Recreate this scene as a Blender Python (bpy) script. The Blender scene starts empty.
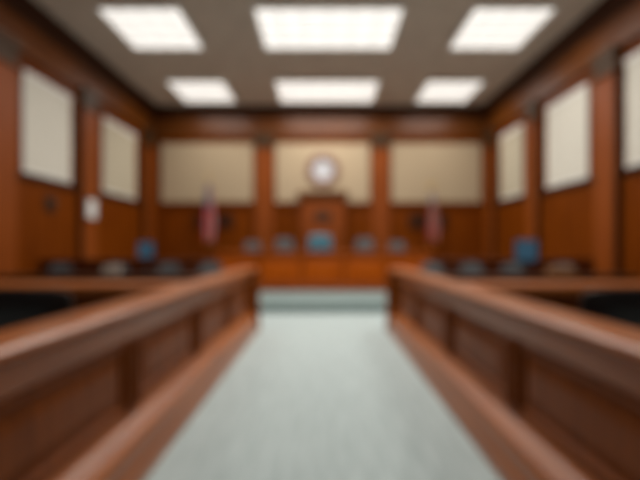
import bpy, bmesh, math, random
from mathutils import Vector, Matrix
random.seed(7)
PI = math.pi
S = bpy.context.scene
COL = S.collection

# ------------------------------------------------------------ camera, world, exposure
cd = bpy.data.cameras.new('camera')
cam = bpy.data.objects.new('camera', cd)
COL.objects.link(cam)
cam.location = (0, 0, 1.25)
cam.rotation_euler = (PI/2, 0, 0)
cd.sensor_width = 36
cd.lens = 27.0                      # 480 px focal length on the 640 px frame
cd.shift_x = -3/640
cd.shift_y = 6/640
cd.clip_start = 0.02
cd.dof.use_dof = True               # the photograph is out of focus all over: lens focused very close
cd.dof.focus_distance = 0.15
cd.dof.aperture_fstop = 5.4
S.camera = cam
w = bpy.data.worlds.new('world'); S.world = w
w.use_nodes = True
w.node_tree.nodes['Background'].inputs[0].default_value = (0.9, 0.95, 1, 1)
w.node_tree.nodes['Background'].inputs[1].default_value = 0.3
S.view_settings.view_transform = 'Standard'
S.view_settings.look = 'None'
S.view_settings.gamma = 1
S.view_settings.use_curve_mapping = False
S.view_settings.exposure = 0.0
GLOW = 1.0                          # brightness of the ceiling light diffusers
LAMP = 7.9                          # light thrown down by each ceiling light, per square metre and steradian
ROWS = (9.14, 12.82, 5.7, 2.1)      # the light rows; the last two, unseen above the frame, are added to light the foreground

# ------------------------------------------------------------ materials
def mat(name, col, rough=0.5, metal=0.0, emit=None, strength=0.0, coat=0.0, sheen=0.0, spec=0.5):
    m = bpy.data.materials.new(name); m.use_nodes = True
    b = m.node_tree.nodes['Principled BSDF']
    b.inputs['Base Color'].default_value = (*col, 1)
    b.inputs['Roughness'].default_value = rough
    b.inputs['Metallic'].default_value = metal
    b.inputs['Coat Weight'].default_value = coat
    b.inputs['Sheen Weight'].default_value = sheen
    b.inputs['Specular IOR Level'].default_value = spec
    if emit:
        b.inputs['Emission Color'].default_value = (*emit, 1)
        b.inputs['Emission Strength'].default_value = strength
    return m

def noisy(m, c1, c2, scale, detail=4, bump=0.0, lo=0.35, hi=0.65):
    nt = m.node_tree; N = nt.nodes; L = nt.links
    b = N['Principled BSDF']
    tc = N.new('ShaderNodeTexCoord'); mp = N.new('ShaderNodeMapping')
    mp.inputs['Scale'].default_value = scale
    nz = N.new('ShaderNodeTexNoise'); nz.inputs['Scale'].default_value = 1
    nz.inputs['Detail'].default_value = detail
    cr = N.new('ShaderNodeValToRGB')
    cr.color_ramp.elements[0].position = lo; cr.color_ramp.elements[0].color = (*c1, 1)
    cr.color_ramp.elements[1].position = hi; cr.color_ramp.elements[1].color = (*c2, 1)
    L.new(tc.outputs['Object'], mp.inputs['Vector']); L.new(mp.outputs['Vector'], nz.inputs['Vector'])
    L.new(nz.outputs['Fac'], cr.inputs['Fac']); L.new(cr.outputs['Color'], b.inputs['Base Color'])
    if bump:
        bp = N.new('ShaderNodeBump'); bp.inputs['Strength'].default_value = bump; bp.inputs['Distance'].default_value = 0.01
        L.new(nz.outputs['Fac'], bp.inputs['Height']); L.new(bp.outputs['Normal'], b.inputs['Normal'])
    return m

def wood(name, c1, c2, axis, rough=0.32, coat=0.25, spec=0.5):
    sc = [22, 22, 22]; sc['xyz'.index(axis)] = 1.3
    return noisy(mat(name, c1, rough, coat=coat, spec=spec), c1, c2, sc, 6, 0.04)

W_WALL = wood('cherry wall veneer', (0.110, 0.0215, 0.0004), (0.180, 0.0385, 0.0008), 'z', .5, 0, .06)
W_PIL = wood('cherry pilaster veneer', (0.180, 0.038, 0.003), (0.25, 0.058, 0.006), 'z', .5, 0, .16)
W_BEAM_X = wood('cherry frieze grain across', (0.095, 0.026, 0.004), (0.145, 0.043, 0.006), 'x', .34, 0, .24)
W_BEAM_Y = wood('cherry frieze grain along', (0.10, 0.027, 0.003), (0.155, 0.044, 0.005), 'y', .42, 0, .12)
W_DARK = wood('dark walnut trim', (0.030, 0.009, 0.003), (0.050, 0.015, 0.005), 'y', 0.5, 0, .12)
W_CAPITAL = wood('dark capital wood', (0.050, 0.024, 0.009), (0.085, 0.041, 0.016), 'x', 0.5, 0, .2)
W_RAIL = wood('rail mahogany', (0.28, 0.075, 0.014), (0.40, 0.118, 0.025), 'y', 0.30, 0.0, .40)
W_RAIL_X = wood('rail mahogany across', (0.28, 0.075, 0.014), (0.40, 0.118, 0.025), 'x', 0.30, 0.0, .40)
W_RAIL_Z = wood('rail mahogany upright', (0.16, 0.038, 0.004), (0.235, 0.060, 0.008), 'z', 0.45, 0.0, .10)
W_BENCH = wood('bench cherry', (0.34, 0.062, 0.001), (0.48, 0.095, 0.002), 'z', 0.45, 0, .12)
W_BENCH_X = wood('bench cherry across', (0.24, 0.046, 0.002), (0.33, 0.068, 0.004), 'x', 0.45, 0, .15)
W_DESK = wood('desk dark cherry', (0.075, 0.015, 0.003), (0.115, 0.025, 0.005), 'x', 0.55, 0, .10)

CEIL = noisy(mat('taupe ceiling tile', (0.5, 0.44, 0.38), 0.9), (0.55, 0.475, 0.40), (0.62, 0.535, 0.455), (3, 3, 3))
CARPET = noisy(mat('grey green carpet', (0.36, 0.41, 0.39), 0.95, sheen=0.3), (0.36, 0.435, 0.43), (0.46, 0.54, 0.535), (26, 2.2, 26), 5, 0.2)
CARPET_DARK = noisy(mat('teal grey step carpet', (0.2, 0.27, 0.26), 0.95), (0.15, 0.20, 0.195), (0.20, 0.26, 0.25), (40, 40, 40), 4, 0.2)
BEIGE = noisy(mat('beige acoustic cloth', (0.5, 0.42, 0.3), 0.95), (0.38, 0.29, 0.185), (0.42, 0.325, 0.21), (60, 60, 6), 3, 0.1)
BLIND = noisy(mat('off white blind cloth', (0.7, 0.69, 0.62), 0.9), (0.60, 0.57, 0.49), (0.67, 0.64, 0.56), (60, 60, 5), 3, 0.1)
CREAM = noisy(mat('cream blind cloth', (0.5, 0.43, 0.33), 0.9), (0.44, 0.385, 0.28), (0.49, 0.43, 0.32), (60, 60, 5), 3, 0.1)
BLACK = noisy(mat('black leather', (0.010, 0.011, 0.012), 0.42), (0.007, 0.008, 0.009), (0.014, 0.015, 0.016), (70, 70, 70), 4, 0.15)
GREYBLUE = noisy(mat('slate grey chair cloth', (0.10, 0.11, 0.115), 0.7), (0.062, 0.072, 0.078), (0.092, 0.105, 0.112), (90, 90, 90), 3, 0.1)
TEAL = noisy(mat('teal chair leather', (0.03, 0.16, 0.22), 0.45), (0.012, 0.105, 0.155), (0.022, 0.14, 0.20), (60, 60, 60), 3, 0.1)
PLASTIC = noisy(mat('black plastic', (0.015, 0.015, 0.016), 0.5), (0.012, 0.012, 0.013), (0.02, 0.02, 0.021), (50, 50, 50))
STEEL = noisy(mat('brushed steel', (0.4, 0.4, 0.41), 0.35, 1), (0.36, 0.36, 0.37), (0.46, 0.46, 0.47), (80, 80, 8))
BRASS = noisy(mat('brass', (0.6, 0.42, 0.15), 0.3, 1), (0.55, 0.38, 0.13), (0.65, 0.46, 0.18), (40, 40, 40))
WHITE = noisy(mat('white painted metal', (0.75, 0.75, 0.73), 0.6), (0.72, 0.72, 0.70), (0.78, 0.78, 0.76), (12, 12, 12))
PAPER = noisy(mat('buff paper', (0.72, 0.68, 0.62), 0.9), (0.33, 0.26, 0.21), (0.38, 0.31, 0.25), (30, 30, 30))
FOLDER = noisy(mat('tan folder card', (0.40, 0.20, 0.07), 0.85), (0.27, 0.11, 0.03), (0.32, 0.135, 0.04), (30, 30, 30))
FACE = noisy(mat('clock face white', (0.72, 0.73, 0.76), 0.6), (0.52, 0.53, 0.56), (0.56, 0.57, 0.60), (10, 10, 10))
CLOCKRIM = wood('clock rim wood', (0.17, 0.085, 0.055), (0.23, 0.12, 0.08), 'x', 0.4)
BRONZE = noisy(mat('dark bronze plate', (0.035, 0.022, 0.012), 0.5, 0.6), (0.03, 0.018, 0.010), (0.045, 0.028, 0.016), (20, 20, 20))
DIFF = noisy(mat('light diffuser', (0.9, 0.9, 0.88), 0.5, emit=(1.0, 0.965, 0.91), strength=GLOW), (0.88, 0.88, 0.86), (0.92, 0.92, 0.9), (5, 5, 5))
SCREEN = noisy(mat('blue monitor screen', (0.02, 0.06, 0.10), 0.25, emit=(0.05, 0.14, 0.21), strength=0.35), (0.02, 0.05, 0.09), (0.03, 0.07, 0.11), (6, 6, 6))
GLASS = mat('window glass', (0.9, 0.95, 0.95), 0.03)
GLASS.node_tree.nodes['Principled BSDF'].inputs['Transmission Weight'].default_value = 1.0

def flag_material(name, pale):
    m = mat(name, (0.6, 0.6, 0.6), 0.8); nt = m.node_tree; N = nt.nodes; L = nt.links
    b = N['Principled BSDF']
    uv = N.new('ShaderNodeUVMap'); uv.uv_map = 'flag'
    sx = N.new('ShaderNodeSeparateXYZ'); L.new(uv.outputs['UV'], sx.inputs[0])
    def mth(op, a, c=None):
        n = N.new('ShaderNodeMath'); n.operation = op
        for i, q in enumerate((a, c)):
            if q is None: continue
            if isinstance(q, (int, float)): n.inputs[i].default_value = q
            else: L.new(q, n.inputs[i])
        return n.outputs[0]
    def mix(f, c1, c2):
        n = N.new('ShaderNodeMix'); n.data_type = 'RGBA'; L.new(f, n.inputs[0])
        for i, q in ((6, c1), (7, c2)):
            if isinstance(q, tuple): n.inputs[i].default_value = (*q, 1)
            else: L.new(q, n.inputs[i])
        return n.outputs[2]
    s, t = sx.outputs[0], sx.outputs[1]
    odd = mth('GREATER_THAN', mth('MODULO', mth('FLOOR', mth('MULTIPLY', s, 13)), 2), 0.5)
    red = (0.55, 0.035, 0.05); whi = (0.66, 0.62, 0.58); blu = (0.03, 0.05, 0.20)
    ct = .40
    if pale: red, blu, whi, ct = (0.50, 0.07, 0.06), (0.34, 0.36, 0.42), (0.52, 0.36, 0.30), .26
    stripes = mix(odd, red, whi)
    can = mth('MULTIPLY', mth('LESS_THAN', s, 7/13), mth('LESS_THAN', t, ct))
    fx = mth('SUBTRACT', mth('FRACT', mth('MULTIPLY', s, 5/(7/13))), 0.5)
    fy = mth('SUBTRACT', mth('FRACT', mth('MULTIPLY', t, 6/ct)), 0.5)
    d = mth('ADD', mth('MULTIPLY', fx, fx), mth('MULTIPLY', fy, fy))
    canton = mix(mth('LESS_THAN', d, 0.06), blu, whi)
    L.new(mix(can, stripes, canton), b.inputs['Base Color'])
    return m
FLAG_A = flag_material('striped flag cloth with dark canton', False)
FLAG_B = flag_material('striped flag cloth with pale canton', True)

# ------------------------------------------------------------ mesh helpers
def box(bm, x0, x1, y0, y1, z0, z1, bev=0.0, seg=2):
    vs = [bm.verts.new((x, y, z)) for x in (x0, x1) for y in (y0, y1) for z in (z0, z1)]
    fs = [bm.faces.new([vs[i] for i in f]) for f in ((0, 1, 3, 2), (4, 6, 7, 5), (0, 4, 5, 1), (2, 3, 7, 6), (0, 2, 6, 4), (1, 5, 7, 3))]
    if bev:
        es = list({e for f in fs for e in f.edges})
        bmesh.ops.bevel(bm, geom=es, offset=bev, segments=seg, affect='EDGES', profile=0.5)

def prism(bm, prof, a0, a1, axis='y'):
    """closed profile extruded along an axis; prof points: (x,z) for y, (y,z) for x, (x,y) for z"""
    def P(p, a):
        return (p[0], a, p[1]) if axis == 'y' else (a, p[0], p[1]) if axis == 'x' else (p[0], p[1], a)
    A = [bm.verts.new(P(p, a0)) for p in prof]; B = [bm.verts.new(P(p, a1)) for p in prof]
    n = len(prof)
    for i in range(n):
        j = (i+1) % n
        bm.faces.new((A[i], A[j], B[j], B[i]))
    bm.faces.new(A[::-1]); bm.faces.new(B)

def lathe(bm, prof, c=(0, 0, 0), n=24, axis='z'):
    """prof: (radius, height) list, closed with caps"""
    rings = []
    for r, h in prof:
        ring = []
        for k in range(n):
            a = 2*PI*k/n; u, v = r*math.cos(a), r*math.sin(a)
            p = (u, v, h) if axis == 'z' else (u, h, v) if axis == 'y' else (h, u, v)
            ring.append(bm.verts.new((c[0]+p[0], c[1]+p[1], c[2]+p[2])))
        rings.append(ring)
    for a, b in zip(rings, rings[1:]):
        for k in range(n):
            bm.faces.new((a[k], a[(k+1) % n], b[(k+1) % n], b[k]))
    bm.faces.new(rings[0][::-1]); bm.faces.new(rings[-1])

def tube(bm, pts, r, n=10):
    pts = [Vector(p) for p in pts]; rings = []
    rr = r if isinstance(r, (list, tuple)) else [r]*len(pts)
    for i, p in enumerate(pts):
        t = (pts[min(i+1, len(pts)-1)]-pts[max(i-1, 0)]).normalized()
        up = Vector((0, 0, 1)) if abs(t.z) < 0.9 else Vector((1, 0, 0))
        u = t.cross(up).normalized(); v = u.cross(t)
        rings.append([bm.verts.new(p+rr[i]*(u*math.cos(2*PI*k/n)+v*math.sin(2*PI*k/n))) for k in range(n)])
    for a, b in zip(rings, rings[1:]):
        for k in range(n):
            bm.faces.new((a[k], a[(k+1) % n], b[(k+1) % n], b[k]))
    bm.faces.new(rings[0][::-1]); bm.faces.new(rings[-1])

def raised(bm, o, u, v, n, W, H, d=0.03, m=0.07):
    """a raised panel with a moulded surround on the plane at o (corner), axes u,v, normal n"""
    o, u, v, n = map(Vector, (o, u, v, n))
    steps = [(0, 0), (0.0, d*0.9), (0.02, d), (0.035, d*0.9), (0.045, d*0.3), (0.045+0.005, d*0.2), (0.05+m, d*0.8)]
    rings = []
    for ins, h in steps:
        rings.append([bm.verts.new(o+u*a+v*b+n*h) for a, b in ((ins, ins), (W-ins, ins), (W-ins, H-ins), (ins, H-ins))])
    for a, b in zip(rings, rings[1:]):
        for k in range(4):
            bm.faces.new((a[k], a[(k+1) % 4], b[(k+1) % 4], b[k]))
    bm.faces.new(rings[-1]); bm.faces.new(rings[0][::-1])

def obj(name, bm, m, parent=None, smooth=False, label=None):
    bmesh.ops.recalc_face_normals(bm, faces=bm.faces)
    me = bpy.data.meshes.new(name); bm.to_mesh(me); bm.free()
    me.materials.append(m)
    if smooth:
        for p in me.polygons: p.use_smooth = True
        me.set_sharp_from_angle(angle=math.radians(40))
    o = bpy.data.objects.new(name, me); COL.objects.link(o)
    if parent: o.parent = parent
    if label: o['label'] = label
    return o
def new(): return bmesh.new()
def tag(o, label, cat, group=None):
    o['label'] = label; o['category'] = cat
    if group: o['group'] = group
    return o
def thing(name, label, cat, loc=(0, 0, 0), rz=0, group=None):
    o = bpy.data.objects.new(name, None); COL.objects.link(o)
    o.empty_display_size = 0.1
    o.location = loc; o.rotation_euler = (0, 0, rz)
    return tag(o, label, cat, group)
def struct(name, bm, m, label=None, parent=None):
    o = obj(name, bm, m, parent)
    if not parent:
        o['kind'] = 'structure'; o['category'] = name.split('_')[0]
        if label: o['label'] = label
    return o
def dup(root, loc, rz, label, group=None):
    r = root.copy(); COL.objects.link(r); r.location = loc; r.rotation_euler = (0, 0, rz)
    r['label'] = label
    if group: r['group'] = group
    for ch in list(root.children):
        c = ch.copy(); COL.objects.link(c); c.parent = r
        for g in list(ch.children):
            q = g.copy(); COL.objects.link(q); q.parent = c
    return r

# ------------------------------------------------------------ the room
XL, XR, YB, YF, ZC = -5.2, 5.0, 14.5, -4.0, 5.4
Z0, Z1 = 2.53, 4.38                 # the band of cloth panels
S0, S1 = 2.53, 4.33                 # the band of side windows and blinds
bm = new(); box(bm, XL-.2, XR+.2, YF-.2, YB+.2, -.2, 0)
struct('floor', bm, CARPET, 'pale grey green carpet floor with a faint lengthwise pile')
bm = new(); box(bm, XL-.2, XR+.2, YF-.2, YB+.2, ZC, ZC+.2)
struct('ceiling', bm, CEIL, 'taupe ceiling with rows of bright rectangular lights')

def side_wall(name, side, openings, label):
    x = XL if side < 0 else XR
    a, b = (x-.2, x) if side < 0 else (x, x+.2)
    bm = new()
    box(bm, a, b, YF-.2, YB+.2, 0, S0)
    box(bm, a, b, YF-.2, YB+.2, S1, ZC)
    y = YF-.2
    for p, q in openings:
        box(bm, a, b, y, p, S0, S1); y = q
    box(bm, a, b, y, YB+.2, S0, S1)
    struct(name, bm, W_WALL, label)
LEFT_W = [(8.30, 9.90), (11.33, 13.32)]
RIGHT_W = [(5.9, 7.92), (9.03, 10.72), (11.97, 13.5)]
side_wall('wall_left', -1, LEFT_W, 'red brown wood panelled wall with two blinds and a white notice')
side_wall('wall_right', 1, RIGHT_W, 'red brown wood panelled wall with three blinds')
bm = new(); box(bm, XL, XR, YB, YB+.2, 0, ZC)
struct('wall_back', bm, W_WALL, 'wood panelled wall with clock and three beige cloth panels')
bm = new(); box(bm, XL, XR, YF-.2, YF, 0, ZC)
struct('wall_front', bm, W_WALL, 'plain wood wall facing the judge bench')

# windows with glass, behind their closed blinds
nwin = 0
for side, ws in ((-1, LEFT_W), (1, RIGHT_W)):
    x = XL if side < 0 else XR
    for p, q in ws:
        nwin += 1
        xa = x+side*.11
        bm = new()
        for a0, a1, b0, b1 in ((p, q, S0, S0+.05), (p, q, S1-.05, S1), (p, p+.05, S0+.05, S1-.05), (q-.05, q, S0+.05, S1-.05),
                               ((p+q)/2-.025, (p+q)/2+.025, S0+.05, S1-.05)):
            box(bm, xa-.03, xa+.03, a0, a1, b0, b1)
        wnd = struct('window_%d' % nwin, bm, W_DARK, 'dark framed high window behind a closed blind')
        bm = new(); box(bm, xa-.005, xa+.005, p+.04, q-.04, S0+.04, S1-.04)
        struct('window_glass', bm, GLASS, parent=wnd)

# frieze beams, crown mouldings, chair rails, baseboards, pilasters
FZ0, FZ1 = 4.55, 5.12
ntrim = 0
def trim(bm, m, label):
    global ntrim
    ntrim += 1
    return struct('trim_%d' % ntrim, bm, m, label)
for side, name in ((-1, 'left'), (1, 'right')):
    x = XL if side < 0 else XR
    def X(d): return x-side*d
    bm = new(); prism(bm, [(X(0), FZ0), (X(.10), FZ0), (X(.10), FZ0+.06), (X(.075), FZ0+.09), (X(.075), FZ1), (X(0), FZ1)], YF, YB)
    trim(bm, W_BEAM_Y, 'wood frieze above the blinds on the %s wall' % name)
    bm = new(); prism(bm, [(X(0), FZ1), (X(.10), FZ1), (X(.14), FZ1+.06), (X(.22), FZ1+.14), (X(.30), FZ1+.2), (X(.32), ZC), (X(0), ZC)], YF, YB)
    trim(bm, W_DARK, 'dark crown moulding along the %s wall' % name)
    bm = new(); prism(bm, [(X(0), S0-.12), (X(.05), S0-.12), (X(.07), S0-.04), (X(.03), S0), (X(0), S0)], YF, YB)
    trim(bm, W_DARK, 'dark rail below the blinds on the %s wall' % name)
    bm = new(); prism(bm, [(X(0), 0), (X(.03), 0), (X(.03), .14), (X(.015), .18), (X(0), .18)], YF, YB)
    o = struct('baseboard_%s' % name, bm, W_DARK, 'dark baseboard along the %s wall' % name)
    # wainscot boards below the blinds: vertical battens
    bm = new()
    y = 3.0
    while y < YB-.3:
        box(bm, min(X(0), X(.018)), max(X(0), X(.018)), y, y+.54, .2, Z0-.14, .008, 1); y += .56
    trim(bm, W_WALL, 'vertical wood wainscot boards on the %s wall' % name)
bm = new(); prism(bm, [(YB, FZ0), (YB-.10, FZ0), (YB-.10, FZ0+.06), (YB-.075, FZ0+.09), (YB-.075, FZ1), (YB, FZ1)], XL+.1, XR-.1, 'x')
trim(bm, W_BEAM_X, 'glossy wood frieze above the beige cloth panels')
bm = new(); prism(bm, [(YB, FZ1), (YB-.10, FZ1), (YB-.14, FZ1+.06), (YB-.22, FZ1+.14), (YB-.30, FZ1+.2), (YB-.32, ZC), (YB, ZC)], XL+.1, XR-.1, 'x')
trim(bm, W_DARK, 'dark crown moulding along the back wall')
bm = new(); prism(bm, [(YB, Z0-.10), (YB-.04, Z0-.10), (YB-.06, Z0-.04), (YB-.03, Z0), (YB, Z0)], XL, XR, 'x')
trim(bm, W_WALL, 'wood rail below the beige cloth panels')
bm = new(); prism(bm, [(YB, 0), (YB-.03, 0), (YB-.03, .14), (YB-.015, .18), (YB, .18)], XL+.03, XR-.03, 'x')
struct('baseboard_back', bm, W_DARK, 'dark baseboard along the back wall')
bm = new()
x = XL+.15
while x < XR-.3:
    raised(bm, (x, YB, .3), (1, 0, 0), (0, 0, 1), (0, -1, 0), .92, 2.0, .03); x += .98
trim(bm, W_WALL, 'raised wood wainscot panels on the back wall')
# pilasters
def pilaster(x0, x1, y0, y1, capx0, capx1, capy0, capy1, label, edge=False):
    bm = new()
    box(bm, x0, x1, y0, y1, 0, FZ0-.34, .01, 1)
    t = trim(bm, W_PIL, label)
    bm = new()
    box(bm, capx0, capx1, capy0, capy1, FZ0-.36, FZ0-.30, .01, 1)
    box(bm, x0, x1, y0, y1, FZ0-.30, FZ0-.08)
    box(bm, capx0, capx1, capy0, capy1, FZ0-.08, FZ0+.07, .015, 1)
    struct('capital', bm, W_CAPITAL, parent=t)
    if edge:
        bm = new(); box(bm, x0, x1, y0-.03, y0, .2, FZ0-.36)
        struct('shade_strip', bm, W_DARK, parent=t)  # dark wood stands in for shade on the pilaster's near face
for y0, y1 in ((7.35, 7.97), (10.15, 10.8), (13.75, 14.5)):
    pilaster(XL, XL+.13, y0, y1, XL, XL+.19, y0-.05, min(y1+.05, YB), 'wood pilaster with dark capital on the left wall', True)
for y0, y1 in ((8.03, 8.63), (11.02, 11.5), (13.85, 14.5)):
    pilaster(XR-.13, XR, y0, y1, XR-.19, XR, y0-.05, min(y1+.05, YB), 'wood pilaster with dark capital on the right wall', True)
for x0, x1 in ((-2.04, -1.5), (1.47, 2.0)):
    pilaster(x0, x1, YB-.13, YB, x0-.05, x1+.05, YB-.19, YB, 'bright wood pilaster beside the central cloth panel')

# blinds and cloth panels
def blind(side, y0, y1, label, cloth=None):
    x = XL if side < 0 else XR
    t = thing('window_blind', label, 'window blind', (x, (y0+y1)/2, S0), 0, 'cream blinds on the side walls')
    w = (y1-y0)/2-.02
    n = int(w*2/.11)
    bm = new()
    prof = []
    for i in range(n*4+1):                           # pleated cloth, a closed ribbon in plan
        y = -w+2*w*i/(n*4); prof.append((-side*(.012+.010*math.sin(i*PI/2)), y))
    back = [(p[0]+side*.006, p[1]) for p in reversed(prof)]
    prism(bm, prof+back, .05, S1-S0-.08, 'z')
    obj('blind_cloth', bm, cloth or BLIND, t)
    bm = new(); box(bm, -.03, .03, -w, w, S1-S0-.08, S1-S0-.01, .008)
    obj('headrail', bm, WHITE, t)
    bm = new(); box(bm, -.022, .022, -w, w, .012, .05, .006)
    obj('bottom_bar', bm, WHITE, t)
blind(-1, *LEFT_W[0], 'off-white pleated blind on the notice wall, nearer the camera')
blind(-1, *LEFT_W[1], 'cream pleated blind on the notice wall beside the far corner', CREAM)
blind(1, *RIGHT_W[0], 'off-white pleated blind cut by the right edge of the photo')
blind(1, *RIGHT_W[1], 'bright off-white pleated blind, middle one of three on its wall')
blind(1, *RIGHT_W[2], 'narrow-looking cream blind of three, next to the far corner', CREAM)

def cloth_panel(x0, x1, label):
    t = thing('acoustic_panel', label, 'acoustic panel', ((x0+x1)/2, YB, Z0), 0, 'beige cloth panels on the back wall')
    w = (x1-x0)/2; H = Z1-Z0
    bm = new(); box(bm, -w+.04, w-.04, -.055, 0, .04, H-.04, .012)
    obj('cloth', bm, BEIGE, t)
    bm = new()
    box(bm, -w, w, -.07, 0, 0.005, .04, .006); box(bm, -w, w, -.07, 0, H-.04, H, .006)
    box(bm, -w, -w+.04, -.07, 0, .04, H-.04, .006); box(bm, w-.04, w, -.07, 0, .04, H-.04, .006)
    obj('frame', bm, W_WALL, t)
cloth_panel(-4.92, -2.06, 'beige cloth wall panel above the flag with dark blue canton')
cloth_panel(-1.47, 1.45, 'central beige cloth wall panel behind the round clock')
cloth_panel(2.02, 4.8, 'beige cloth wall panel above the pale-topped flag')

# ceiling lights
def ceiling_light(xc, yc, w, d, level):
    t = thing('ceiling_light', '', 'ceiling light', (xc, yc, ZC), 0, 'bright ceiling lights in rows')
    bm = new()
    for a, b, c, e in ((-w, w, -d, -d+.05), (-w, w, d-.05, d), (-w, -w+.05, -d+.05, d-.05), (w-.05, w, -d+.05, d-.05)):
        box(bm, a, b, c, e, -.06, 0, .008, 1)
    obj('frame', bm, WHITE, t)
    bm = new(); box(bm, -w+.05, w-.05, -d+.05, d-.05, -.035, -.01)
    obj('diffuser', bm, DIFF, t)
    bm = new()
    nx, ny = max(3, round(2*w/.42)), max(3, round(2*d/.48))
    for i in range(1, nx): box(bm, -w+2*w*i/nx-.009, -w+2*w*i/nx+.009, -d+.05, d-.05, -.055, -.035)
    for j in range(1, ny): box(bm, -w+.05, w-.05, -d+2*d*j/ny-.009, -d+2*d*j/ny+.009, -.055, -.035)
    obj('lattice', bm, WHITE, t)
    ld = bpy.data.lights.new('lamp', 'AREA'); ld.shape = 'RECTANGLE'; ld.size = 2*w-.1; ld.size_y = 2*d-.1
    ld.color = (1.0, .965, .91); ld.energy = LAMP*level*PI*ld.size*ld.size_y
    lo = bpy.data.objects.new('lamp', ld); COL.objects.link(lo); lo.parent = t; lo.location = (0, 0, -.064)
    return t
names = {0: ('nearer row', 9.32), 1: ('far row', 12.93)}
cols = [(-3.2, .74), (.10, 1.33), (3.33, .74)]
LEVEL = ((.27, 1.3, .78), (.85, 1.12, .9), (.27, 1.3, .78), (.15, .40, .2))  # per row            # the side lamps burn lower than the wide ones over the aisle
protos = [ceiling_light(xc, ROWS[0], w, .89, lv) for (xc, w), lv in zip(cols, LEVEL[0])]
protos[0]['label'] = 'large bright ceiling light in the nearer row, toward the notice wall'
protos[1]['label'] = 'widest bright ceiling light, over the aisle in the nearer row'
protos[2]['label'] = 'large bright ceiling light in the nearer row, toward the three-blind wall'
far = ['small bright ceiling light in the far row, toward the notice wall',
       'wide bright ceiling light in the far row, above the clock',
       'small bright ceiling light in the far row, toward the three-blind wall']
for k, y in enumerate(ROWS[1:]):
    for i, p in enumerate(protos):
        q = dup(p, (cols[i][0], y, ZC), 0, far[i] if k == 0 else 'added ceiling light, unseen above the frame')
        for ch in q.children:
            if ch.type == 'LIGHT':
                ch.data = ch.data.copy(); ch.data.energy *= LEVEL[k+1][i]/LEVEL[0][i]

# ------------------------------------------------------------ railings
def railing(side, label):
    s = side
    t = thing('courtroom_railing', label, 'railing', (0, 0, 0), 0, 'panelled railings beside the aisle')
    Y0, Y1 = -1.6, 7.1
    yc0, yc1 = 3.92, 4.38                     # the cross run
    xo = 4.3
    def X(v): return s*v
    # body: core wall, with frame and panels
    bm = new()
    box(bm, min(X(1.10), X(1.17)), max(X(1.10), X(1.17)), Y0, Y1-.08, 0, .86)
    obj('core', bm, W_RAIL_Z, t)
    bm = new()
    box(bm, min(X(1.17), X(xo)), max(X(1.17), X(xo)), yc0+.12, yc0+.20, 0, .84)
    obj('cross_core', bm, W_RAIL_Z, t)
    # plinth with moulded top, on the aisle side
    bm = new()
    prism(bm, [(X(.95), 0), (X(.95), .10), (X(.965), .13), (X(.965), .22), (X(.98), .255), (X(1.02), .27), (X(1.06), .30), (X(1.085), .335), (X(1.10), .335), (X(1.10), 0)], Y0, Y1)
    obj('plinth', bm, W_RAIL, t)
    # upper rail and stiles of the frame
    bm = new()
    box(bm, min(X(1.055), X(1.10)), max(X(1.055), X(1.10)), Y0, Y1-.06, .74, .86, .008, 1)
    obj('top_rail', bm, W_RAIL, t)
    ys = [-.03, 1.34, 2.71, 4.08, 5.45]
    for y in ys:
        bm = new()
        box(bm, min(X(1.055), X(1.10)), max(X(1.055), X(1.10)), y-.085, y+.085, .33, .745, .008, 1)
        for e in (-.04, .04):
            box(bm, min(X(1.04), X(1.06)), max(X(1.04), X(1.06)), y+e-.012, y+e+.012, .36, .72, .004, 1)
        obj('stile', bm, W_RAIL_Z, t)
    for a, b in zip(ys, ys[1:]+[6.92]):
        bm = new()
        o = (X(1.10), a+.10, .35)
        raised(bm, o, (0, 1, 0), (0, 0, 1), (-s, 0, 0), b-a-.20, .38, .035)
        obj('raised_panel', bm, W_RAIL_Z, t)
    # end post
    bm = new(); box(bm, min(X(.935), X(1.2)), max(X(.935), X(1.2)), Y1-.14, Y1+.02, 0, .86, .012)
    obj('end_post', bm, W_RAIL_Z, t)
    # cap along the aisle, moulded edge
    cap = [(X(1.04), .86), (X(1.02), .875), (X(1.0), .885), (X(.985), .90), (X(.985), .915), (X(1.0), .932), (X(1.02), .935),
           (X(1.20), .935), (X(1.22), .93), (X(1.23), .915), (X(1.23), .90), (X(1.20), .875), (X(1.18), .86)]
    bm = new(); prism(bm, cap, Y0, Y1+.06)
    obj('cap_rail', bm, W_RAIL, t, True)
    cc = [(yc0+.06, .84), (yc0+.02, .85), (yc0, .865), (yc0, .915), (yc0+.015, .93), (yc1-.015, .93), (yc1, .915), (yc1, .865), (yc1-.03, .85), (yc1-.08, .84)]
    bm = new(); prism(bm, cc, X(1.22), X(xo), 'x')
    obj('cross_cap', bm, W_RAIL_X, t, True)
    # panels on the near face of the cross run
    x = 1.3
    while x < xo-.5:
        bm = new()
        xa = x if s > 0 else -(x+.85)
        raised(bm, (xa, yc0+.12, .12), (1, 0, 0), (0, 0, 1), (0, -1, 0), .85, .66, .03)
        obj('cross_panel', bm, W_RAIL_Z, t); x += .95
railing(-1, 'long panelled wood railing along the aisle, on the notice-wall side')
railing(1, 'long panelled wood railing along the aisle, on the three-blind-wall side')

# ------------------------------------------------------------ platform and judge bench
PZ = .16
bm = new()
prism(bm, [(-1.9, 8.95), (1.9, 8.95), (1.9, 10.9), (3.0, 10.9), (3.0, 13.4), (-3.0, 13.4), (-3.0, 10.9), (-1.9, 10.9)], 0, PZ, 'z')
tag(obj('carpeted_platform', bm, CARPET_DARK), 'low teal grey carpeted platform step under the judge bench', 'platform')

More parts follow.
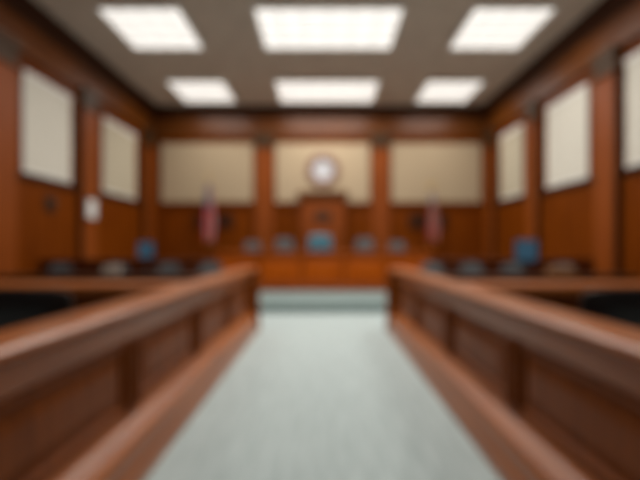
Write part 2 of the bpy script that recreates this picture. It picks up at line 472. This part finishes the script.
BY = 11.7; BW = 2.62
t = thing('judge_bench', 'long orange brown wood judge bench on the carpeted step', 'judge bench', (0, BY, PZ))
bm = new()
box(bm, -BW, BW, .04, .10, 0, .90); box(bm, -BW, -BW+.06, .10, .75, 0, .90); box(bm, BW-.06, BW, .10, .75, 0, .90)
obj('body', bm, W_BENCH_X, t)
bm = new(); prism(bm, [(0, 0), (0, .12), (.02, .15), (.04, .16), (.04, 0)], -BW-.02, BW+.02, 'x')
obj('plinth', bm, W_BENCH_X, t)
bm = new(); box(bm, -BW-.05, BW+.05, -.03, .80, .90, .96, .015)
obj('bench_top', bm, W_BENCH_X, t)
bm = new(); box(bm, -BW, BW, .01, .04, .82, .90, .006)
obj('frieze_rail', bm, W_BENCH_X, t)
n = 5; pw = 2*BW/n
for i in range(n):
    bm = new(); raised(bm, (-BW+i*pw+.06, .04, .19), (1, 0, 0), (0, 0, 1), (0, -1, 0), pw-.12, .60, .035)
    obj('raised_panel', bm, W_BENCH, t)

# tall wood back piece under the clock
t = thing('back_screen', 'tall wood screen with cornice under the clock behind the bench', 'wood screen', (-.01, YB-.22, 0))
bm = new(); box(bm, -.66, .66, -.04, .06, 0, 2.60)
obj('screen_board', bm, W_PIL, t)
bm = new(); prism(bm, [(-.06, 2.60), (-.10, 2.63), (-.12, 2.70), (-.16, 2.80), (-.16, 2.86), (.06, 2.86), (.06, 2.60)], -.74, .74, 'x')
obj('cornice', bm, W_BEAM_X, t)
for e in (-1, 1):
    bm = new(); box(bm, e*.58-.07, e*.58+.07, -.08, -.04, 0, 2.6, .01, 1)
    obj('side_post', bm, W_PIL, t)
bm = new(); raised(bm, (-.46, -.04, .4), (1, 0, 0), (0, 0, 1), (0, -1, 0), .92, 1.4, .03)
obj('raised_panel', bm, W_PIL, t)
bm = new(); prism(bm, [(.27*math.cos(a*PI/12), 2.14+.13*math.sin(a*PI/12)) for a in range(24)], -.07, -.04)
obj('carved_rosette', bm, BRONZE, t, label='dark oval carving')

# clock
t = thing('wall_clock', 'round white wall clock with brown rim on central cloth panel', 'clock', (-.0, YB-.055, 3.53))
bm = new()
N_ = 48; prof = [(.30, 0), (.49, 0), (.51, -.03), (.48, -.07), (.40, -.085), (.33, -.07), (.30, -.04)]
rings = []
for r, h in prof:
    rings.append([bm.verts.new((r*math.cos(2*PI*k/N_), h, r*math.sin(2*PI*k/N_))) for k in range(N_)])
for a, b in zip(rings, rings[1:]+rings[:1]):
    for k in range(N_): bm.faces.new((a[k], a[(k+1) % N_], b[(k+1) % N_], b[k]))
obj('rim', bm, CLOCKRIM, t, True)
bm = new(); lathe(bm, [(.31, 0), (.31, -.03)], n=48, axis='y'); obj('clock_face', bm, FACE, t)
for k in range(12):
    bm = new(); box(bm, -.010, .010, -.034, -.030, .235, .285)
    M = Matrix.Rotation(k*PI/6, 3, 'Y')
    for v in bm.verts: v.co = M @ v.co
    obj('hour_mark', bm, PLASTIC, t)
for nm, ang, ln, wd, yy in (('hour_hand', 300, .15, .014, -.036), ('minute_hand', 55, .22, .010, -.040)):
    bm = new(); box(bm, -wd, wd, yy-.003, yy, -.04, ln)
    M = Matrix.Rotation(math.radians(ang), 3, 'Y')
    for v in bm.verts: v.co = M @ v.co
    obj(nm, bm, PLASTIC, t)

# ------------------------------------------------------------ chairs
def make_chair(name, label, mt, loc, rz, group, w=.5, seat_z=.46, back_h=.5, arms=True, roll=.06, droop=.05):
    """swivel chair facing +y, the back at -y"""
    t = thing(name, label, 'chair', loc, rz, group)
    bm = new(); box(bm, -w/2, w/2, -.22, .27, seat_z-.08, seat_z+.02, .035, 3); obj('seat', bm, mt, t, True)
    # curved, padded backrest
    bm = new(); nu, nv = 10, 8; grid = [[], []]
    zb = seat_z+.03; zt = zb+back_h
    for sgn in (0, 1):
        for j in range(nv+1):
            row = []
            v = j/nv
            for i in range(nu+1):
                u = -1+2*i/nu
                edge = max(abs(u)**6, abs(2*v-1)**8)
                th = roll*(1-.75*edge)
                hw = w/2*(1-.10*v**3)*(1-.03*(1-v))
                y = -.24-.07*v+.05*u*u*1.0 + (th if sgn else -th)*.5
                z = zb+(zt-zb)*v - droop*(abs(u)**4)*v
                row.append(bm.verts.new((u*hw, y, z)))
            grid[sgn].append(row)
    for sgn in (0, 1):
        g = grid[sgn]
        for j in range(nv):
            for i in range(nu):
                bm.faces.new((g[j][i], g[j][i+1], g[j+1][i+1], g[j+1][i]))
    f, b = grid
    for j in range(nv):
        for i in (0, nu): bm.faces.new((f[j][i], f[j+1][i], b[j+1][i], b[j][i]))
    for i in range(nu):
        for j in (0, nv): bm.faces.new((f[j][i], f[j][i+1], b[j][i+1], b[j][i]))
    obj('backrest', bm, mt, t, True)
    bm = new(); tube(bm, [(0, -.05, seat_z-.09), (0, -.20, seat_z-.09), (0, -.275, seat_z-.02), (0, -.30, seat_z+.14)], .022); obj('back_bracket', bm, PLASTIC, t, True)
    if arms:
        for e in (-1, 1):
            x = e*(w/2+.02)
            bm = new(); tube(bm, [(x-e*.05, .02, seat_z-.06), (x, .03, seat_z-.02), (x+e*.005, .04, seat_z+.19)], .016); 
            ar = obj('armrest', bm, PLASTIC, t, True)
            bm = new(); box(bm, x-.03, x+.03, -.15, .17, seat_z+.185, seat_z+.22, .014); obj('arm_pad', bm, mt, ar, True)
    bm = new(); lathe(bm, [(.04, .09), (.035, .22), (.022, .23), (.022, seat_z-.08)], n=14); obj('column', bm, STEEL, t, True)
    for k in range(5):
        a = PI/2+k*2*PI/5; c, s_ = math.cos(a), math.sin(a)
        bm = new(); tube(bm, [(0, 0, .11), (.15*c, .15*s_, .095), (.26*c, .26*s_, .07)], [.026, .02, .016]); lg = obj('leg', bm, PLASTIC, t, True)
        bm = new(); lathe(bm, [(.018, -.022), (.028, -.016), (.028, .016), (.018, .022)], (0, 0, 0), 12, 'x')
        M = Matrix.Rotation(a+.4, 3, 'Z')
        for v in bm.verts: v.co = M @ v.co + Vector((.262*c, .262*s_, .028))
        obj('caster', bm, PLASTIC, lg, True)
    return t

# black chairs inside the railed boxes
c1 = make_chair('black_armchair', 'black leather swivel chair behind the railing, at the photo\'s left edge', BLACK, (-1.67, 2.9, 0), 0, 'black chairs behind the railings', w=.62, back_h=.53, roll=.10, arms=False, droop=.025)
dup(c1, (1.71, 2.9, 0), 0, 'black leather swivel chair behind the railing, at the photo\'s right edge')

# desk chairs, behind the two long desks, facing the camera
DY = 8.17
lx = [-4.60, -3.63, -2.73, -1.95]
rx = [1.87, 2.60, 3.32, 4.18]
g = 'slate grey chairs behind the long desks'
lab_l = ['slate grey chair at the long desk, nearest the notice wall', 'slate grey chair behind the papers on the notice-side desk',
         'slate grey chair at the long desk, just aisle-side of the papers', 'slate grey chair at the aisle end of the notice-side desk']
lab_r = ['slate grey chair at the aisle end of the tan-folder desk', 'slate grey chair second from the aisle at the tan-folder desk',
         'slate grey chair directly behind the monitor on the tan-folder desk', 'slate grey chair behind the tan folder, nearest the three-blind wall']
c2 = make_chair('desk_chair', lab_l[0], GREYBLUE, (lx[0], DY, 0), PI, g, w=.42, back_h=.46)
for x, l in zip(lx[1:], lab_l[1:]): dup(c2, (x, DY, 0), PI+random.uniform(-.15, .15), l)
for x, l in zip(rx, lab_r): dup(c2, (x, DY, 0), PI+random.uniform(-.15, .15), l)

# bench chairs
CY = 12.95
g = 'grey chairs behind the judge bench'
c3 = make_chair('bench_chair', 'tall slate grey chair at the bench, beside the teal chair on its notice side', GREYBLUE, (-1.05, CY, PZ), PI, g, w=.52, seat_z=.58, back_h=.70)
dup(c3, (1.14, CY, PZ), PI, 'tall slate grey chair at the bench, beside the teal chair on its three-blind side')
c4 = make_chair('bench_chair', 'low slate grey chair at the bench, in front of the notice-side pilaster', GREYBLUE, (-1.93, CY, PZ), PI, g, w=.48, seat_z=.56, back_h=.63)
dup(c4, (2.03, CY, PZ), PI, 'low slate grey chair at the bench, in front of the other pilaster')
make_chair('judge_chair', 'teal leather high-backed chair at the centre of the bench', TEAL, (-.08, CY, PZ), PI, None, w=.68, seat_z=.60, back_h=.78, roll=.11)

# ------------------------------------------------------------ low partitions behind the desk chairs
def partition(x0, x1, label):
    t = thing('low_partition', label, 'partition', ((x0+x1)/2, 8.78, 0), 0, 'low partitions behind the desk chairs')
    w = (x1-x0)/2
    bm = new(); box(bm, -w, w, 0, .07, 0, .95); obj('partition_board', bm, W_DESK, t)
    bm = new(); prism(bm, [(-.04, .95), (-.06, .97), (-.06, 1.0), (-.04, 1.015), (.11, 1.015), (.13, 1.0), (.13, .97), (.11, .95)], -w, w, 'x'); obj('cap_rail', bm, W_DESK, t)
    n = 4; pw = 2*w/n
    for i in range(n):
        bm = new(); raised(bm, (-w+i*pw+.05, 0, .15), (1, 0, 0), (0, 0, 1), (0, -1, 0), pw-.1, .70, .025); obj('raised_panel', bm, W_DESK, t)
partition(XL+.05, -1.95, 'dark red brown low wood partition behind the chairs, on the notice-wall side')
partition(1.95, XR-.05, 'dark red brown low wood partition behind the chairs, on the three-blind-wall side')

# ------------------------------------------------------------ long desks
def desk(x0, x1, label):
    t = thing('long_desk', label, 'desk', ((x0+x1)/2, 7.6, 0), 0, 'long dark desks before the bench')
    w = (x1-x0)/2
    bm = new(); box(bm, -w, w, -.32, .24, .755, .80, .012); obj('desk_top', bm, W_DARK, t)
    bm = new(); box(bm, -w+.06, w-.06, -.25, -.22, .06, .755); fp = obj('front_panel', bm, W_DESK, t)
    n = 3; pw = (2*w-.12)/n
    for i in range(n):
        bm = new(); raised(bm, (-w+.06+i*pw+.05, -.25, .14), (1, 0, 0), (0, 0, 1), (0, -1, 0), pw-.1, .52, .025)
        obj('raised_panel', bm, W_DESK, fp)
    for e in (-1, 1):
        bm = new(); box(bm, e*(w-.09)-.03, e*(w-.09)+.03, -.22, .18, 0, .755, .006, 1); obj('side_panel', bm, W_DESK, t)
desk(-5.02, -1.62, 'long dark wood desk with buff papers, on the notice-wall side')
desk(1.62, 4.86, 'long dark wood desk with a tan folder, on the three-blind-wall side')
TOP = .80
def monitor(x, y, rz, w, h, zc, label):
    t = thing('computer_monitor', label, 'monitor', (x, y, TOP), rz, 'blue-lit monitors on the long desks')
    zb = zc-TOP
    bm = new(); box(bm, -w/2, w/2, -.02, .02, zb-h/2, zb+h/2, .008); obj('housing', bm, PLASTIC, t)
    bm = new(); box(bm, -w/2+.012, w/2-.012, -.023, -.019, zb-h/2+.016, zb+h/2-.012); obj('screen', bm, SCREEN, t)
    bm = new(); box(bm, -.025, .025, .02, .045, .012, zb, .006); obj('stand', bm, PLASTIC, t)
    bm = new(); box(bm, -.13, .13, -.09, .11, 0, .014, .005); obj('foot', bm, PLASTIC, t)
monitor(-2.84, 7.72, -.25, .29, .27, 1.185, 'blue-lit monitor on the desk by the notice wall')
monitor(3.26, 7.72, .25, .41, .36, 1.175, 'larger blue-lit monitor on the tan-folder desk')
t = thing('paper_stack', 'stack of buff papers on the notice-side desk', 'papers', (-3.33, 7.55, TOP), .2)
for k in range(3):
    bm = new(); box(bm, -.11+.01*k, .11+.008*k, -.15, .15, k*.045, k*.045+.044, .003, 1); obj('paper_bundle', bm, PAPER, t)
t = thing('file_folder', 'tan folder pile on the desk on the three-blind side', 'folder', (3.76, 7.6, TOP), -.15)
for k in range(3):
    bm = new(); box(bm, -.19+.012*k, .19-.006*k, -.15, .15, k*.035, k*.035+.034, .004, 1); obj('folder_layer', bm, FOLDER, t)

# ------------------------------------------------------------ flags
def flag(name, x, label, m, top, bottom, wid, finial):
    t = thing(name, label, 'flag', (x, 13.75, 0), 0)
    bm = new(); lathe(bm, [(.17, 0), (.17, .03), (.12, .06), (.04, .09), (.03, .14)], n=24); obj('base', bm, BRASS, t, True)
    bm = new(); tube(bm, [(0, 0, .05), (0, 0, top+.12)], .016); obj('pole', bm, W_PIL, t, True)
    bm = new()
    if finial == 'eagle':
        lathe(bm, [(.012, top+.10), (.045, top+.15), (.05, top+.18), (.03, top+.22), (.006, top+.23)], n=16)
        for e in (-1, 1):
            prism(bm, [(e*.02, top+.20), (e*.13, top+.30), (e*.14, top+.26), (e*.10, top+.20), (e*.03, top+.16)], -.012, .012)
        tube(bm, [(0, 0, top+.2), (0, -.01, top+.27), (0, -.05, top+.29)], [.03, .022, .006])
    else:
        lathe(bm, [(.012, top+.10), (.04, top+.13), (.04, top+.15), (.015, top+.18), (.03, top+.22), (.004, top+.34)], n=16)
    obj('finial', bm, BRASS, t, True)
    # limp cloth hanging beside the pole
    bm = new(); uvl = bm.loops.layers.uv.new('flag')
    nu, nv = 56, 30; G = []
    for j in range(nv+1):
        v = j/nv; row = []
        for i in range(nu+1):
            u = i/nu
            spread = wid*(.35+.65*min(1, v*1.6))*(1-.25*max(0, v-.7)/.3)
            px = .02+(u-.42)*spread
            py = -.03-.055*(1+math.sin(u*6.5*2*PI+.6*math.sin(5*v)))*(.5+.5*v)
            pz = top-(top-bottom)*v-.10*abs(u-.3)*(1-v)+.10*math.sin(u*3)*v
            row.append((bm.verts.new((px, py, pz)), (u**1.7, v)))
        G.append(row)
    for j in range(nv):
        for i in range(nu):
            q = (G[j][i], G[j][i+1], G[j+1][i+1], G[j+1][i])
            f = bm.faces.new([a[0] for a in q])
            for lp, a in zip(f.loops, q): lp[uvl].uv = a[1]
    o = obj('flag_cloth', bm, m, t, True)
    sm = o.modifiers.new('thickness', 'SOLIDIFY'); sm.thickness = .004
    bm = new()
    tube(bm, [(.02+(i/20-.42)*wid*.75, -.10-.03*math.sin(i*2), bottom+.10*math.sin(i/20*3)-.012) for i in range(21)], .02, 8)
    obj('fringe', bm, BRASS, t, True)
flag('flag_on_pole', -3.28, 'draped red striped flag with dark blue canton on pole', FLAG_A, 3.02, 1.30, .37, 'spear')
flag('flag_on_pole', 3.1, 'draped red striped flag with pale canton on pole', FLAG_B, 2.78, 1.32, .34, 'eagle')

# ------------------------------------------------------------ wall pieces
for x0, wl in ((-3.28, 'dark wood plaque on the back wall behind the dark-canton flag'), (3.15, 'dark wood plaque on the back wall behind the pale-canton flag')):
    t = thing('wall_plaque', wl, 'plaque', (x0, YB-.035, 2.0), 0, 'dark plaques behind the flags')
    bm = new(); box(bm, -.58, .58, -.03, 0, -.22, .22, .012); obj('plaque_board', bm, W_DARK, t)
    bm = new(); raised(bm, (-.52, -.03, -.16), (1, 0, 0), (0, 0, 1), (0, -1, 0), 1.04, .32, .015, .03); obj('plaque_moulding', bm, W_DARK, t)
t = thing('wall_notice', 'white framed notice on the pilaster between the two blinds', 'notice', (XL+.13, 10.47, 2.06))
bm = new(); box(bm, 0, .03, -.20, .20, -.20, .20, .006); obj('notice_board', bm, WHITE, t)
bm = new()
for a, b, c, e in ((-.22, .22, .20, .22), (-.22, .22, -.22, -.20), (-.22, -.20, -.20, .20), (.20, .22, -.20, .20)): box(bm, 0, .04, a, b, c, e)
obj('frame', bm, STEEL, t)
t = thing('wall_plate', 'small dark plate on the wall under the nearer notice-wall blind', 'wall plate', (XL+.018, 9.1, 2.05))
bm = new(); box(bm, 0, .03, -.16, .16, -.14, .14, .01); obj('plate', bm, BRONZE, t)
bm = new(); lathe(bm, [(.07, .03), (.07, .045), (.04, .06)], n=20, axis='x'); obj('boss', bm, BRONZE, t, True)
